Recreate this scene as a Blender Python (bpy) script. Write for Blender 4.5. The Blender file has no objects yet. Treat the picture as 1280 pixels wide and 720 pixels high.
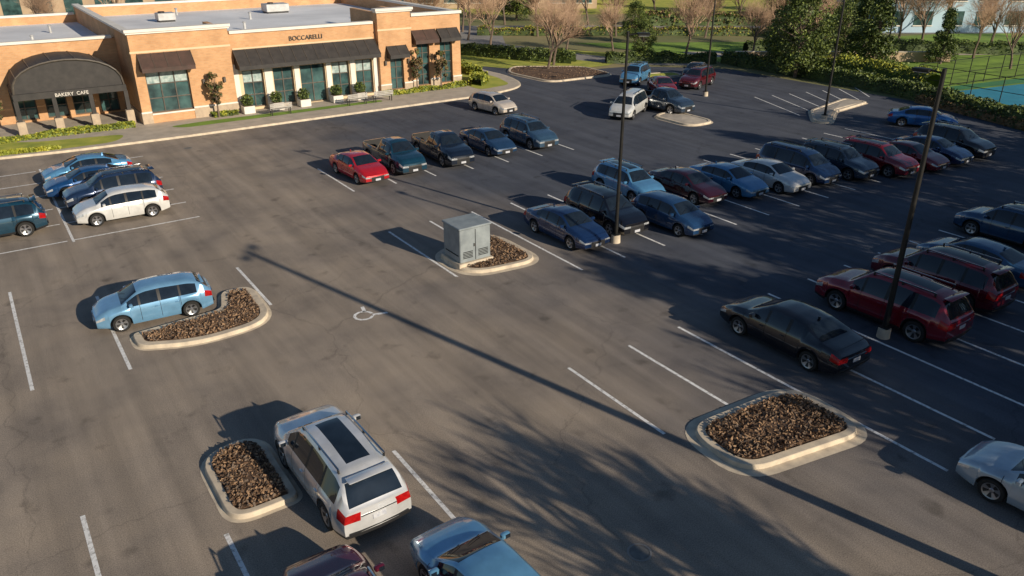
import bpy, math, random
from mathutils import Vector, Matrix, noise
random.seed(7)
SC=bpy.context.scene
COL=SC.collection
R=math.radians

# ------------------------------------------------------------ materials
def newmat(name):
    m=bpy.data.materials.new(name); m.use_nodes=True
    nt=m.node_tree; b=nt.nodes["Principled BSDF"]
    return m,nt,b
def N(nt,t,**k):
    n=nt.nodes.new(t)
    for a,v in k.items(): setattr(n,a,v)
    return n
def coords(nt,scale=(1,1,1)):
    t=N(nt,"ShaderNodeTexCoord"); mp=N(nt,"ShaderNodeMapping"); mp.inputs["Scale"].default_value=scale
    nt.links.new(t.outputs["Object"],mp.inputs["Vector"]); return mp.outputs["Vector"]
def noi(nt,vec,scale,detail=4,rough=.55):
    n=N(nt,"ShaderNodeTexNoise"); n.inputs["Scale"].default_value=scale; n.inputs["Detail"].default_value=detail; n.inputs["Roughness"].default_value=rough
    if vec is not None: nt.links.new(vec,n.inputs["Vector"])
    return n.outputs["Fac"]
def ramp(nt,fac,stops):
    r=N(nt,"ShaderNodeValToRGB"); e=r.color_ramp.elements
    while len(e)<len(stops): e.new(.5)
    for i,(p,c) in enumerate(stops):
        e[i].position=p; e[i].color=(*c,1) if len(c)==3 else c
    nt.links.new(fac,r.inputs["Fac"]); return r.outputs["Color"]
def mix(nt,fac,a,b,mode='MIX'):
    n=N(nt,"ShaderNodeMix",data_type='RGBA',blend_type=mode)
    for s,v in ((0,fac),(6,a),(7,b)):
        if isinstance(v,(int,float)): n.inputs[s].default_value=v
        elif isinstance(v,tuple): n.inputs[s].default_value=(*v,1)
        else: nt.links.new(v,n.inputs[s])
    return n.outputs[2]
def bump(nt,b,h,strength=.3,dist=.02):
    n=N(nt,"ShaderNodeBump"); n.inputs["Strength"].default_value=strength; n.inputs["Distance"].default_value=dist
    nt.links.new(h,n.inputs["Height"]); nt.links.new(n.outputs["Normal"],b.inputs["Normal"])
def simple(name,c,c2=None,scale=3,rough=.7,metal=0,spec=.5,bmp=0,bs=40,coat=0,detail=3):
    m,nt,b=newmat(name)
    if c2 is None: c2=tuple(x*.75 for x in c)
    v=coords(nt)
    f=noi(nt,v,scale,detail)
    nt.links.new(ramp(nt,f,[(.3,c2),(.7,c)]),b.inputs["Base Color"])
    b.inputs["Roughness"].default_value=rough; b.inputs["Metallic"].default_value=metal
    b.inputs["Specular IOR Level"].default_value=spec
    b.inputs["Coat Weight"].default_value=coat
    if bmp: bump(nt,b,noi(nt,v,bs,3),bmp)
    return m

def asphalt_mat():
    m,nt,b=newmat("asphalt")
    v=coords(nt)
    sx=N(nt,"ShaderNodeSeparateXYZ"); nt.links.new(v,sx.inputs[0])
    # warm asphalt in near aisle, right-hand shade put into the colour as blue-grey
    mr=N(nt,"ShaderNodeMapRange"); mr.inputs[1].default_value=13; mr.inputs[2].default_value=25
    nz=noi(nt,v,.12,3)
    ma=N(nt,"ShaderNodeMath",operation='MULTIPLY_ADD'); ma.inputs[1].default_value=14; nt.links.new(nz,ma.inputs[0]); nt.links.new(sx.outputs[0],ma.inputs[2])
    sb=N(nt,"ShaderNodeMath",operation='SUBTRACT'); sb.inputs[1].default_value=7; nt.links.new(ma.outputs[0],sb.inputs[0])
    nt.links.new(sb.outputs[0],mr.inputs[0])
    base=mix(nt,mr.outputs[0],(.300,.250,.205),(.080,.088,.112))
    # wide worn patches
    p=ramp(nt,noi(nt,v,.35,5,.6),[(.32,(.76,.77,.80)),(.5,(1,1,1)),(.7,(1.18,1.16,1.12))])
    c=mix(nt,1.0,base,p,'MULTIPLY')
    # directional tyre wear
    vs=coords(nt,(1.2,.07,1))
    c=mix(nt,1.0,c,ramp(nt,noi(nt,vs,1.1,3,.6),[(.35,(.84,.84,.84)),(.65,(1.13,1.13,1.13))]),'MULTIPLY')
    # aggregate
    c=mix(nt,1.0,c,ramp(nt,noi(nt,v,30,2,.8),[(.3,(.62,.62,.62)),(.7,(1.38,1.38,1.38))]),'MULTIPLY')
    # oil stains
    st=ramp(nt,noi(nt,v,.9,3,.5),[(.62,(1,1,1)),(.74,(.66,.66,.66))])
    c=mix(nt,1.0,c,st,'MULTIPLY')
    # a few hairline cracks
    ad=N(nt,"ShaderNodeTexNoise"); ad.inputs["Scale"].default_value=.8; ad.inputs["Detail"].default_value=4
    nt.links.new(v,ad.inputs["Vector"])
    vm=N(nt,"ShaderNodeVectorMath",operation='MULTIPLY_ADD'); vm.inputs[1].default_value=(1.6,1.6,0)
    nt.links.new(ad.outputs["Color"],vm.inputs[0]); nt.links.new(v,vm.inputs[2])
    vo=N(nt,"ShaderNodeTexVoronoi",feature='DISTANCE_TO_EDGE'); vo.inputs["Scale"].default_value=.09
    nt.links.new(vm.outputs[0],vo.inputs["Vector"])
    ck=ramp(nt,vo.outputs["Distance"],[(.0,(.80,.80,.80)),(.0015,(.84,.84,.84)),(.003,(1,1,1))])
    c=mix(nt,1.0,c,ck,'MULTIPLY')
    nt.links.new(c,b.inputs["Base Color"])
    b.inputs["Roughness"].default_value=.85; b.inputs["Specular IOR Level"].default_value=.3
    bump(nt,b,noi(nt,v,55,2,.8),.3,.01)
    return m
def paint_line_mat():
    m,nt,b=newmat("road_paint"); v=coords(nt)
    f=ramp(nt,noi(nt,v,7,5,.75),[(.36,(.0,.0,.0)),(.50,(1,1,1))])
    g=ramp(nt,noi(nt,v,.6,3),[(.3,(.78,.77,.76)),(.7,(.90,.89,.88))])
    nt.links.new(mix(nt,f,(.36,.34,.32),g),b.inputs["Base Color"]); b.inputs["Roughness"].default_value=.7
    return m
def carpaint():
    m,nt,b=newmat("car_paint")
    oi=N(nt,"ShaderNodeObjectInfo"); v=coords(nt)
    d=ramp(nt,noi(nt,v,2.2,3),[(.35,(.86,.86,.85)),(.65,(1.05,1.05,1.05))])
    nt.links.new(mix(nt,1.0,oi.outputs["Color"],d,'MULTIPLY'),b.inputs["Base Color"])
    b.inputs["Metallic"].default_value=.35; b.inputs["Roughness"].default_value=.25
    b.inputs["Coat Weight"].default_value=1; b.inputs["Coat Roughness"].default_value=.03; b.inputs["Coat IOR"].default_value=1.7
    return m
def brick_mat(name,c1,c2,mort):
    m,nt,b=newmat(name)
    t=N(nt,"ShaderNodeTexCoord"); s=N(nt,"ShaderNodeSeparateXYZ"); nt.links.new(t.outputs["Object"],s.inputs[0])
    ad=N(nt,"ShaderNodeMath",operation='ADD'); nt.links.new(s.outputs[0],ad.inputs[0]); nt.links.new(s.outputs[1],ad.inputs[1])
    cb=N(nt,"ShaderNodeCombineXYZ"); nt.links.new(ad.outputs[0],cb.inputs[0]); nt.links.new(s.outputs[2],cb.inputs[1])
    br=N(nt,"ShaderNodeTexBrick"); br.inputs["Scale"].default_value=1
    br.inputs["Brick Width"].default_value=.30; br.inputs["Row Height"].default_value=.11; br.inputs["Mortar Size"].default_value=.010
    br.inputs["Color1"].default_value=(*c1,1); br.inputs["Color2"].default_value=(*c2,1); br.inputs["Mortar"].default_value=(*mort,1)
    nt.links.new(cb.outputs[0],br.inputs["Vector"])
    f=ramp(nt,noi(nt,t.outputs["Object"],.7,5),[(.3,(.80,.78,.76)),(.7,(1.08,1.08,1.08))])
    nt.links.new(mix(nt,1.0,br.outputs["Color"],f,'MULTIPLY'),b.inputs["Base Color"])
    b.inputs["Roughness"].default_value=.85
    return m
M={}
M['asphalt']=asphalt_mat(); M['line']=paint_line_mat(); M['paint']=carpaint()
M['glass']=simple("car_glass",(.014,.022,.034),(.008,.013,.020),rough=.02,spec=.9)
M['trim']=simple("black_trim",(.018,.018,.02),rough=.5)
M['tyre']=simple("tyre_rubber",(.022,.021,.02),(.015,.015,.015),scale=8,rough=.9)
M['rim']=simple("alloy_rim",(.5,.5,.52),(.35,.35,.37),rough=.3,metal=.8)
M['head']=simple("headlight_lens",(.62,.65,.68),(.3,.32,.34),scale=9,rough=.08,metal=.3)
M['tail']=simple("taillight_lens",(.48,.012,.012),(.25,.005,.006),scale=7,rough=.12)
M['plate']=simple("number_plate",(.65,.66,.68),(.4,.42,.5),scale=14,rough=.4)
M['gap']=simple("panel_gap",(.006,.006,.006),rough=.8)
M['chrome']=simple("chrome",(.7,.7,.7),(.5,.5,.5),rough=.15,metal=1)
CARM=['paint','glass','trim','tyre','rim','head','tail','plate','gap','chrome']
M['concrete']=simple("concrete_kerb",(.74,.63,.48),(.46,.39,.31),scale=2.2,rough=.88,bmp=.3,detail=6)
M['walk']=simple("pavement_concrete",(.54,.47,.39),(.40,.35,.29),scale=1.1,rough=.9,bmp=.2,detail=5)
M['patch']=simple("iron_cover",(.2,.19,.18),(.12,.12,.115),scale=6,rough=.7)
M['mulch']=simple("mulch",(.20,.12,.07),(.06,.035,.025),scale=7,rough=.95,bmp=1,bs=18,detail=5)
M['chip']=simple("mulch_chip",(.46,.30,.18),(.17,.095,.055),scale=5,rough=.9)
M['bark']=simple("bark",(.22,.16,.12),(.12,.09,.07),scale=5,rough=.9)
M['twig']=simple("twigs",(.56,.38,.25),(.34,.22,.15),scale=1,rough=.85,detail=1)
M['leaf']=simple("evergreen_leaf",(.20,.25,.04),(.07,.10,.02),scale=1.2,rough=.6,detail=2)
M['leafd']=simple("dark_hedge_leaf",(.095,.14,.033),(.03,.05,.015),scale=1.1,rough=.65,detail=2)
M['leafy']=simple("yellow_green_leaf",(.48,.46,.05),(.2,.24,.03),scale=1.1,rough=.6,detail=2)
M['leafb']=simple("dry_shrub_leaf",(.34,.21,.10),(.14,.10,.05),scale=1.1,rough=.8,detail=2)
M['lawn']=simple("lawn",(.25,.40,.045),(.12,.20,.03),scale=.45,rough=.95,bmp=.8,bs=12,detail=6)
M['lawny']=simple("dry_lawn",(.50,.48,.08),(.24,.30,.04),scale=.7,rough=.95,bmp=.8,bs=12,detail=6)
M['ground']=simple("rough_ground",(.34,.27,.14),(.13,.16,.05),scale=.06,rough=.95,bmp=.5,bs=3,detail=7)
M['road']=simple("road_asphalt",(.32,.30,.28),(.22,.21,.2),scale=.5,rough=.9,bmp=.2,detail=5)
M['court']=simple("court_surface",(.04,.30,.42),(.03,.22,.33),scale=.6,rough=.7)
M['courtg']=simple("court_green",(.07,.26,.10),(.05,.18,.08),scale=.6,rough=.7)
M['metal']=simple("dark_pole_metal",(.035,.033,.03),(.02,.02,.02),rough=.45,metal=.4)
M['cab']=simple("cabinet_paint",(.30,.34,.36),(.20,.23,.25),scale=2,rough=.5)
M['brick']=brick_mat("tan_brick_wall",(.68,.385,.19),(.60,.32,.15),(.56,.39,.25))
M['stucco']=simple("cream_stucco",(.78,.60,.39),(.68,.51,.33),scale=.8,rough=.9,bmp=.2)
M['stone']=simple("stone_base",(.58,.46,.33),(.42,.33,.25),scale=2.5,rough=.9,bmp=.4)
M['cap']=simple("white_parapet_cap",(.84,.79,.72),(.72,.68,.62),scale=.7,rough=.6)
M['roof']=simple("roof_membrane",(.86,.87,.90),(.62,.63,.66),scale=.18,rough=.8,detail=5)
M['awn']=simple("awning_fabric",(.05,.045,.043),(.03,.028,.028),scale=2,rough=.7)
M['awnr']=simple("awning_maroon",(.09,.05,.04),(.055,.035,.028),scale=2,rough=.7)
M['win']=simple("window_glass",(.07,.15,.15),(.015,.035,.04),scale=.9,rough=.05,spec=.8)
M['frame']=simple("window_frame",(.12,.10,.08),(.07,.06,.05),rough=.5)
M['blind']=simple("window_blind",(.55,.62,.60),(.2,.3,.3),scale=3,rough=.8)
M['hvac']=simple("hvac_metal",(.6,.6,.6),(.4,.4,.4),scale=1.5,rough=.5,metal=.2)
M['tan']=simple("tan_wall",(.58,.43,.29),(.44,.32,.22),scale=.4,rough=.9)
M['bluew']=simple("pale_blue_wall",(.45,.62,.75),(.34,.48,.6),scale=.2,rough=.7)
M['wood']=simple("bench_wood",(.5,.48,.44),(.35,.33,.3),rough=.7)

# ------------------------------------------------------------ mesh builder
class MB:
    def __init__(s): s.v=[];s.f=[];s.m=[];s.mats=[]
    def mi(s,k):
        if k not in s.mats: s.mats.append(k)
        return s.mats.index(k)
    def vert(s,*p): s.v.append(tuple(p)); return len(s.v)-1
    def face(s,idx,k): s.f.append(tuple(idx)); s.m.append(s.mi(k))
    def poly(s,pts,k):
        b=len(s.v); s.v+= [tuple(p) for p in pts]; s.face(range(b,b+len(pts)),k)
    def box(s,x0,x1,y0,y1,z0,z1,k,ch=0,rot=0,pivot=None,taper=0):
        if ch>0:
            ch=min(ch,(x1-x0)/2.1,(y1-y0)/2.1,(z1-z0)/2.1)
            rings=[(z0,ch),(z0+ch,0),(z1-ch,0),(z1,ch)]
        else: rings=[(z0,0),(z1,taper)]
        base=len(s.v); n=0
        for z,i in rings:
            c=ch if ch>0 else 0
            if c>0: P=[(x0+i+c,y0+i),(x1-i-c,y0+i),(x1-i,y0+i+c),(x1-i,y1-i-c),(x1-i-c,y1-i),(x0+i+c,y1-i),(x0+i,y1-i-c),(x0+i,y0+i+c)]
            else: P=[(x0+i,y0+i),(x1-i,y0+i),(x1-i,y1-i),(x0+i,y1-i)]
            for x,y in P:
                if rot:
                    px,py=pivot if pivot else ((x0+x1)/2,(y0+y1)/2)
                    dx,dy=x-px,y-py; x=px+dx*math.cos(rot)-dy*math.sin(rot); y=py+dx*math.sin(rot)+dy*math.cos(rot)
                s.v.append((x,y,z))
            n=len(P)
        for r in range(len(rings)-1):
            for i in range(n):
                a=base+r*n+i; b=base+r*n+(i+1)%n
                s.face((a,b,b+n,a+n),k)
        s.face([base+i for i in range(n)][::-1],k)
        s.face([base+(len(rings)-1)*n+i for i in range(n)],k)
    def tube(s,p0,p1,r0,r1,k,n=6,cap=False):
        p0=Vector(p0);p1=Vector(p1);d=(p1-p0)
        if d.length<1e-6: return
        d.normalize(); a=d.orthogonal().normalized(); b=d.cross(a)
        base=len(s.v)
        for p,r in ((p0,r0),(p1,r1)):
            for i in range(n):
                t=2*math.pi*i/n; q=p+(a*math.cos(t)+b*math.sin(t))*r; s.v.append(tuple(q))
        for i in range(n):
            j=(i+1)%n; s.face((base+i,base+j,base+n+j,base+n+i),k)
        if cap:
            s.face([base+n+i for i in range(n)],k); s.face([base+i for i in range(n)][::-1],k)
    def mesh(s,name,smooth=False,angle=35,weld=False):
        me=bpy.data.meshes.new(name); me.from_pydata(s.v,[],s.f)
        for k in s.mats: me.materials.append(M[k])
        me.polygons.foreach_set("material_index",s.m)
        if smooth:
            me.polygons.foreach_set("use_smooth",[True]*len(s.f))
        me.update()
        if smooth: me.set_sharp_from_angle(angle=R(angle))
        return me
def obj(name,me,loc=(0,0,0),rot=0,parent=None,scale=None,color=None):
    o=bpy.data.objects.new(name,me); COL.objects.link(o); o.location=loc; o.rotation_euler=(0,0,rot)
    if scale: o.scale=scale
    if color: o.color=(*color,1)
    if parent: o.parent=parent
    return o

# ------------------------------------------------------------ cars (nose toward +X in mesh space)
KIND={
 'sedan':dict(L=4.75,W=1.84,rw=.335,xf=1.42,xr=-1.38,
   top=[(-2.375,.86),(-2.3,1.0),(-1.72,1.07),(-1.0,1.36),(-.45,1.44),(.1,1.455),(.5,1.40),(1.22,1.03),(1.75,.94),(2.2,.79),(2.375,.66)],
   belt=[(-2.375,.80),(-2.2,.92),(-1.6,.99),(0,.95),(1.2,.92),(1.8,.85),(2.2,.72),(2.375,.6)],
   side=[(-1.28,-.52),(-.40,.32),(.42,.98)],ws=(.46,1.2),rg=(-1.68,-1.0),seams=[-.47,.36,1.24],dark=False),
 'suv':dict(L=4.8,W=1.92,rw=.37,xf=1.45,xr=-1.42,
   top=[(-2.4,1.02),(-2.34,1.10),(-2.02,1.56),(-1.7,1.68),(-.6,1.74),(.2,1.73),(.6,1.66),(1.22,1.18),(1.8,1.10),(2.2,.98),(2.4,.82)],
   belt=[(-2.4,.96),(-2.2,1.08),(-1,1.08),(1.2,1.05),(1.9,.98),(2.25,.86),(2.4,.74)],
   side=[(-1.95,-1.2),(-1.1,-.32),(-.2,.55),(.64,1.0)],ws=(.62,1.2),rg=(-2.34,-1.98),seams=[-1.15,-.26,.6],dark=True,sun=(-1.5,.4)),
 'hatch':dict(L=4.3,W=1.80,rw=.33,xf=1.3,xr=-1.28,
   top=[(-2.15,.95),(-2.08,1.04),(-1.72,1.38),(-1.3,1.48),(-.3,1.53),(.3,1.50),(.6,1.42),(1.2,1.04),(1.7,.95),(2.0,.82),(2.15,.68)],
   belt=[(-2.15,.88),(-2.0,1.0),(-1,.99),(1.15,.94),(1.7,.86),(2.0,.74),(2.15,.62)],
   side=[(-1.6,-1.0),(-.92,-.25),(-.14,.5),(.58,.98)],ws=(.56,1.18),rg=(-2.06,-1.68),seams=[-.95,-.2,.54],dark=False),
 'van':dict(L=5.0,W=1.96,rw=.35,xf=1.6,xr=-1.45,
   top=[(-2.5,1.0),(-2.45,1.10),(-2.25,1.68),(-1.9,1.78),(0,1.82),(.6,1.76),(1.0,1.62),(1.65,1.12),(2.0,1.02),(2.35,.88),(2.5,.74)],
   belt=[(-2.5,.94),(-2.3,1.04),(0,1.02),(1.6,1.0),(2.1,.9),(2.5,.66)],
   side=[(-2.1,-1.15),(-1.05,.02),(.12,.98),(1.05,1.42)],ws=(.98,1.62),rg=(-2.44,-2.22),seams=[-1.1,.07,1.0],dark=True),
 'pickup':dict(L=5.6,W=1.98,rw=.40,xf=1.75,xr=-1.75,sm=.02,bed=(-2.68,-.72),
   top=[(-2.8,1.16),(-.66,1.18),(-.55,1.20),(-.42,1.74),(-.2,1.83),(.6,1.85),(.95,1.76),(1.5,1.24),(2.1,1.17),(2.6,1.06),(2.8,.86)],
   belt=[(-2.8,1.1),(-.5,1.12),(1.45,1.10),(2.2,1.05),(2.6,.94),(2.8,.76)],
   side=[(-.32,.22),(.34,.98),(1.0,1.28)],ws=(.95,1.46),rg=(-.54,-.42),seams=[-.36,.28,1.0],dark=True),
}
def lin(pts,x):
    if x<=pts[0][0]: return pts[0][1]
    for (a,b),(c,d) in zip(pts,pts[1:]):
        if x<=c: return b+(d-b)*(x-a)/(c-a)
    return pts[-1][1]
def sm(pts,x,w,lo,hi):
    return sum(lin(pts,min(hi,max(lo,x+w*k/3))) for k in range(-3,4))/7
def car_mesh(kind):
    K=KIND[kind]; L=K['L'];W=K['W']/2;rw=K['rw'];s_=K.get('sm',.08); h=L/2
    mb=MB()
    for k in CARM: mb.mi(k)
    xs=set(); x=-h
    while x<h: xs.add(round(x,3)); x+=.12
    xs.add(h)
    Ra=rw+.07
    for xw in (K['xf'],K['xr']):
        for i in range(13): xs.add(round(xw-Ra*math.cos(math.pi*i/12),3))
        xs.add(round(xw-Ra-.012,3)); xs.add(round(xw+Ra+.012,3))
    sp=set()
    for a,b in K['side']: sp|={a,b}
    for q in (K['ws'],K['rg'],K.get('sun',K['ws'])): sp|=set(q)
    for q in K['seams']: sp|={q,round(q+.016,3)}
    for q in (h-.06,h-.32,-h+.06,-h+.28,h-.02,-h+.02): sp.add(round(q,3))
    if 'bed' in K: sp|={K['bed'][0],K['bed'][1],K['bed'][0]+.02,K['bed'][1]-.02}
    xs=sorted(sp|{q for q in xs if all(abs(q-t)>.012 for t in sp)})
    F=[0,.14,.40,.66,.88,1]
    G_=[]
    for x in xs:
        zt=sm(K['top'],x,s_,-h,h); zb_=sm(K['belt'],x,.12,-h,h)
        zt=max(zt,zb_+.03)
        uf=h-x; ur=x+h
        w=W
        if uf<.9: w*=1-.17*(1-uf/.9)**2.4
        if ur<.7: w*=1-.10*(1-ur/.7)**2.4
        bot=.23+ (.06*(1-uf/.5) if uf<.5 else 0)+(.10*(1-ur/.5) if ur<.5 else 0)
        lip=0
        for xw in (K['xf'],K['xr']):
            if abs(x-xw)<Ra:
                bot=max(bot,rw+math.sqrt(max(0,Ra*Ra-(x-xw)**2))*.98); lip=.018
        z=[bot+f*(zb_-bot) for f in F]
        y=[w*.955+lip,w*.99+lip,w+lip*.7,w*.992+lip*.3,w*.965,w*.925]
        dz=zt-zb_; g=min(1,dz/.3)
        y6=y[5]-.36*dz-.035*(1-g)-.01; y7=y6-.05-.05*g
        P=[(y[i],z[i]) for i in range(6)]
        if 'bed' in K and K['bed'][0]<x<K['bed'][1]:
            P+=[(w*.90,zb_+.04),(w*.86,zb_+.03),(w*.855,.62),(0,.62)]
        else:
            P+=[(y6,zb_+dz*.80),(y7,zb_+dz*.955),(y7*.55,zb_+dz*1.0),(0,zb_+dz*1.02)]
        G_.append(P)
    nx=len(xs)
    idx={}
    for i,P in enumerate(G_):
        for j,(yy,zz) in enumerate(P):
            idx[i,j,1]=mb.vert(xs[i],yy,zz)
            idx[i,j,-1]=idx[i,j,1] if j==9 else mb.vert(xs[i],-yy,zz)
    inr=lambda a,b,r: a>=r[0]-1e-4 and b<=r[1]+1e-4
    for i in range(nx-1):
        a,b=xs[i],xs[i+1]; mid=(a+b)/2
        seam=any(inr(a,b,(q,q+.016)) for q in K['seams'])
        for j in range(9):
            k='paint'
            if j<5 and seam and not (j==0): k='gap'
            if j==0 and K['dark']: k='trim'
            if j==5 and any(inr(a,b,q) for q in K['side']): k='glass'
            elif j==5 and K['side'][0][0]<mid<K['side'][-1][1] : k='trim'
            if j>=7 and (inr(a,b,K['ws']) or inr(a,b,K['rg'])): k='glass'
            if j==8 and 'sun' in K and inr(a,b,K['sun']): k='glass'
            if j>=7 and 'bed' in K and K['bed'][0]<mid<K['bed'][1]: k='trim'
            if mid>h-.32 and j in (3,): k='head'
            if mid<-h+.28 and j in (3,4): k='tail'
            for s in (1,-1):
                q=[idx[i,j,s],idx[i+1,j,s],idx[i+1,j+1,s],idx[i,j+1,s]]
                mb.face(q if s==-1 else q[::-1],k)
    # end caps
    for e,i,d in (('f',nx-1,1),('r',0,-1)):
        cs=[-1,-.55,0,.55,1]
        rows=[]
        for j in range(8):
            yy,zz=G_[i][j]; row=[]
            for ci,c in enumerate(cs):
                if ci==0: row.append(idx[i,j,-1])
                elif ci==4: row.append(idx[i,j,1])
                elif j==7: row.append(idx[i,[0,8,9,8][ci],-1 if c<0 else 1])
                else: row.append(mb.vert(xs[i]+d*(.07*(1-c*c)*(1 if j<5 else .5)),yy*c,zz))
            rows.append(row)
        for j in range(7):
            for c in range(4):
                k='paint'
                outer=c in (0,3)
                if e=='f':
                    if j==3 and outer: k='head'
                    if j in (2,3) and not outer: k='trim'
                    if j==1 and not outer: k='trim'
                    if j==0: k='trim'
                else:
                    if j in (3,4) and outer: k='tail'
                    if j==0: k='trim'
                q=[rows[j][c],rows[j][c+1],rows[j+1][c+1],rows[j+1][c]]
                mb.face(q if d>0 else q[::-1],k)
        zp=(G_[i][2][1]+G_[i][3][1])/2 if e=='r' else G_[i][1][1]
        x0=xs[i]+d*.045
        mb.box(min(x0,x0+d*.035),max(x0,x0+d*.035),-.17,.17,zp-.01,zp+.12,'plate',.005)
        if e=='f':
            mb.box(x0,x0+.03,-.5,.5,G_[i][3][1]+.03,G_[i][3][1]+.05,'chrome')
        else:
            mb.box(x0-.03,x0+.01,-.45,.45,G_[i][3][1]+.10,G_[i][3][1]+.125,'chrome')
            mb.box(xs[i]-.075,xs[i]+.02,-W*.8,W*.8,G_[i][1][1]+.02,G_[i][1][1]+.06,'trim',.01)
    # underbody / wheel wells
    mb.box(-h+.3,h-.3,-W+.30,W-.30,.2,.66,'trim')
    # wheels
    for xw in (K['xf'],K['xr']):
        for s in (1,-1):
            yo=s*(W-.015); yi=s*(W-.24)
            prof=[(yi,rw*.6),(yi,rw*.93),(yi+s*.03,rw),(yo-s*.03,rw),(yo,rw*.93),(yo,rw*.70)]
            n=20; b=len(mb.v)
            for py,pr in prof:
                for t in range(n):
                    a=2*math.pi*t/n; mb.v.append((xw+pr*math.cos(a),py,rw+pr*math.sin(a)))
            for p in range(len(prof)-1):
                for t in range(n):
                    q=(b+p*n+t,b+p*n+(t+1)%n,b+(p+1)*n+(t+1)%n,b+(p+1)*n+t)
                    mb.face(q if s<0 else q[::-1],'tyre')
            b2=len(mb.v)
            for py,pr in ((yo-s*.005,rw*.69),(yo-s*.02,rw*.60),(yo-s*.05,rw*.2),(yo-s*.03,rw*.14)):
                for t in range(n):
                    a=2*math.pi*t/n; mb.v.append((xw+pr*math.cos(a),py,rw+pr*math.sin(a)))
            for p in range(3):
                for t in range(n):
                    q=(b2+p*n+t,b2+p*n+(t+1)%n,b2+(p+1)*n+(t+1)%n,b2+(p+1)*n+t)
                    k='rim' if (p!=1 or t%4<2) else 'trim'
                    mb.face(q if s<0 else q[::-1],k)
            q=[b2+3*n+t for t in range(n)]; mb.face(q if s<0 else q[::-1],'rim')
    # mirrors, handles
    xm=K['side'][-1][1]-.12; zm=lin(K['belt'],xm)+.09
    for s in (1,-1):
        ya=s*(W*.93); yb=s*(W+.17)
        mb.box(xm-.07,xm+.07,min(ya,yb),max(ya,yb),zm-.06,zm+.08,'paint',.03)
        mb.box(xm-.078,xm-.068,min(s*(W+.02),yb-s*.02),max(s*(W+.02),yb-s*.02),zm-.045,zm+.06,'glass')
        for q in K['seams'][:2]:
            mb.box(q+.06,q+.22,min(s*(W*.985),s*(W+.025)),max(s*(W*.985),s*(W+.025)),zm-.25,zm-.22,'paint',.008)
    if kind in('suv','van'):
        for s in (1,-1):
            yy=s*(W*.925-.36*.62-.08); zr=lin(K['top'],-.5)
            mb.box(-1.7,.45,yy-.02,yy+.02,zr-.0,zr+.045,'chrome' if kind=='suv' else 'trim',.01)
            for xx in (-1.7,-.6,.41): mb.box(xx,xx+.06,yy-.018,yy+.018,zr-.09,zr+.001,'trim')
    if kind=='suv' or kind=='hatch':
        zr=lin(K['top'],-1.9); 
        mb.box(-h+.2,-h+.48,-.55,.55,zr+.035,zr+.06,'paint',.01)
    if kind=='sedan':
        mb.box(-1.0,-.9,-.02,.02,1.38,1.47,'paint',.01)
    # wipers
    a,b=K['ws']; zc=lin(K['top'],b-.03)
    for y0 in (-.45,.1):
        mb.tube((b-.02,y0,zc+.035),(b-.22,y0+.45,lin(K['top'],b-.22)+.03),.009,.006,'trim',4)
    me=mb.mesh("car_"+kind,True,38)
    return me
CM={k:car_mesh(k) for k in KIND}
NM={'sedan':'parked_car','suv':'parked_suv','hatch':'parked_hatchback','van':'parked_minivan','pickup':'pickup_truck'}
def car(kind,x,y,head,color,j=0,s=1,z=.012):
    # head: degrees, 0 = +X, 90=+Y
    o=obj(NM[kind],CM[kind],(x,y,z),R(head+j),color=color)
    if s!=1: o.scale=(s,s,s)
    return o
DB=(.010,.035,.12);BK=(.007,.008,.014);MR=(.26,.008,.022);WH=(.86,.86,.85);TE=(.008,.055,.10)
BL=(.02,.13,.40);LB=(.12,.34,.60);GR=(.035,.06,.10);RD=(.62,.012,.02)
# near right row (facing +Y)
car('sedan',22.45,14.8,90,BK,-1,1.1); car('suv',27.4,14.0,90,MR,1,1.12); car('suv',31.4,14.2,90,(.14,.006,.015),0,1.08)
car('sedan',34.8,14.4,90,(.02,.09,.20),1); car('suv',40.0,15.4,90,(.02,.07,.16)); car('sedan',42.9,14.6,90,BK)
car('sedan',20.75,4.9,90,(.42,.52,.62),3,1.03); car('suv',38.6,8.2,-90,BK)
# middle row
car('sedan',22.4,28.0,-90,DB,1); car('suv',25.2,28.3,-90,BK,-1); car('hatch',27.8,26.2,-90,(.02,.07,.18),2)
car('suv',29.4,31.2,-90,LB,-2,.96); car('sedan',32.1,29.3,-90,(.05,.006,.014)); car('sedan',34.8,28.7,-90,(.09,.28,.52),1)
car('sedan',37.5,27.9,-90,(.78,.78,.77)); car('van',40.3,28.0,-90,(.008,.03,.10)); car('suv',43.0,27.2,-90,GR)
car('suv',45.6,26.2,-90,(.24,.010,.02)); car('sedan',48.3,25.7,-90,(.22,.012,.02)); car('sedan',50.9,25.6,-90,DB); car('suv',53.6,25.6,-90,BK)
car('sedan',59.2,31.0,-90,BL,30)
# far row
car('sedan',18.3,43.2,-90,RD,3); car('pickup',21.1,44.0,-90,TE); car('pickup',24.5,43.8,-90,(.008,.016,.035),-2)
car('sedan',28.1,43.9,-90,(.02,.06,.14)); car('suv',31.4,43.7,-90,(.05,.11,.19)); car('hatch',35.0,53.8,-90,(.78,.68,.58),8)
car('van',43.4,46.6,-150,(.86,.86,.84)); car('pickup',46.9,46.4,-90,GR,4); car('suv',53.5,56.8,-150,LB)
car('sedan',52.0,51.6,-120,(.3,.02,.025)); car('suv',57.0,52.0,-160,(.12,.012,.02)); car('sedan',60.5,55.5,-150,BK)
# left row
car('hatch',5.0,43.5,180,WH,-1,1.03); car('suv',5.1,46.4,180,(.015,.035,.09)); car('sedan',4.4,49.2,180,(.01,.07,.22)); car('sedan',4.6,52.0,180,LB)
car('suv',-.9,44.0,180,TE)
car('hatch',3.85,30.45,180,(.20,.42,.66),-4,.97)
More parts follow.
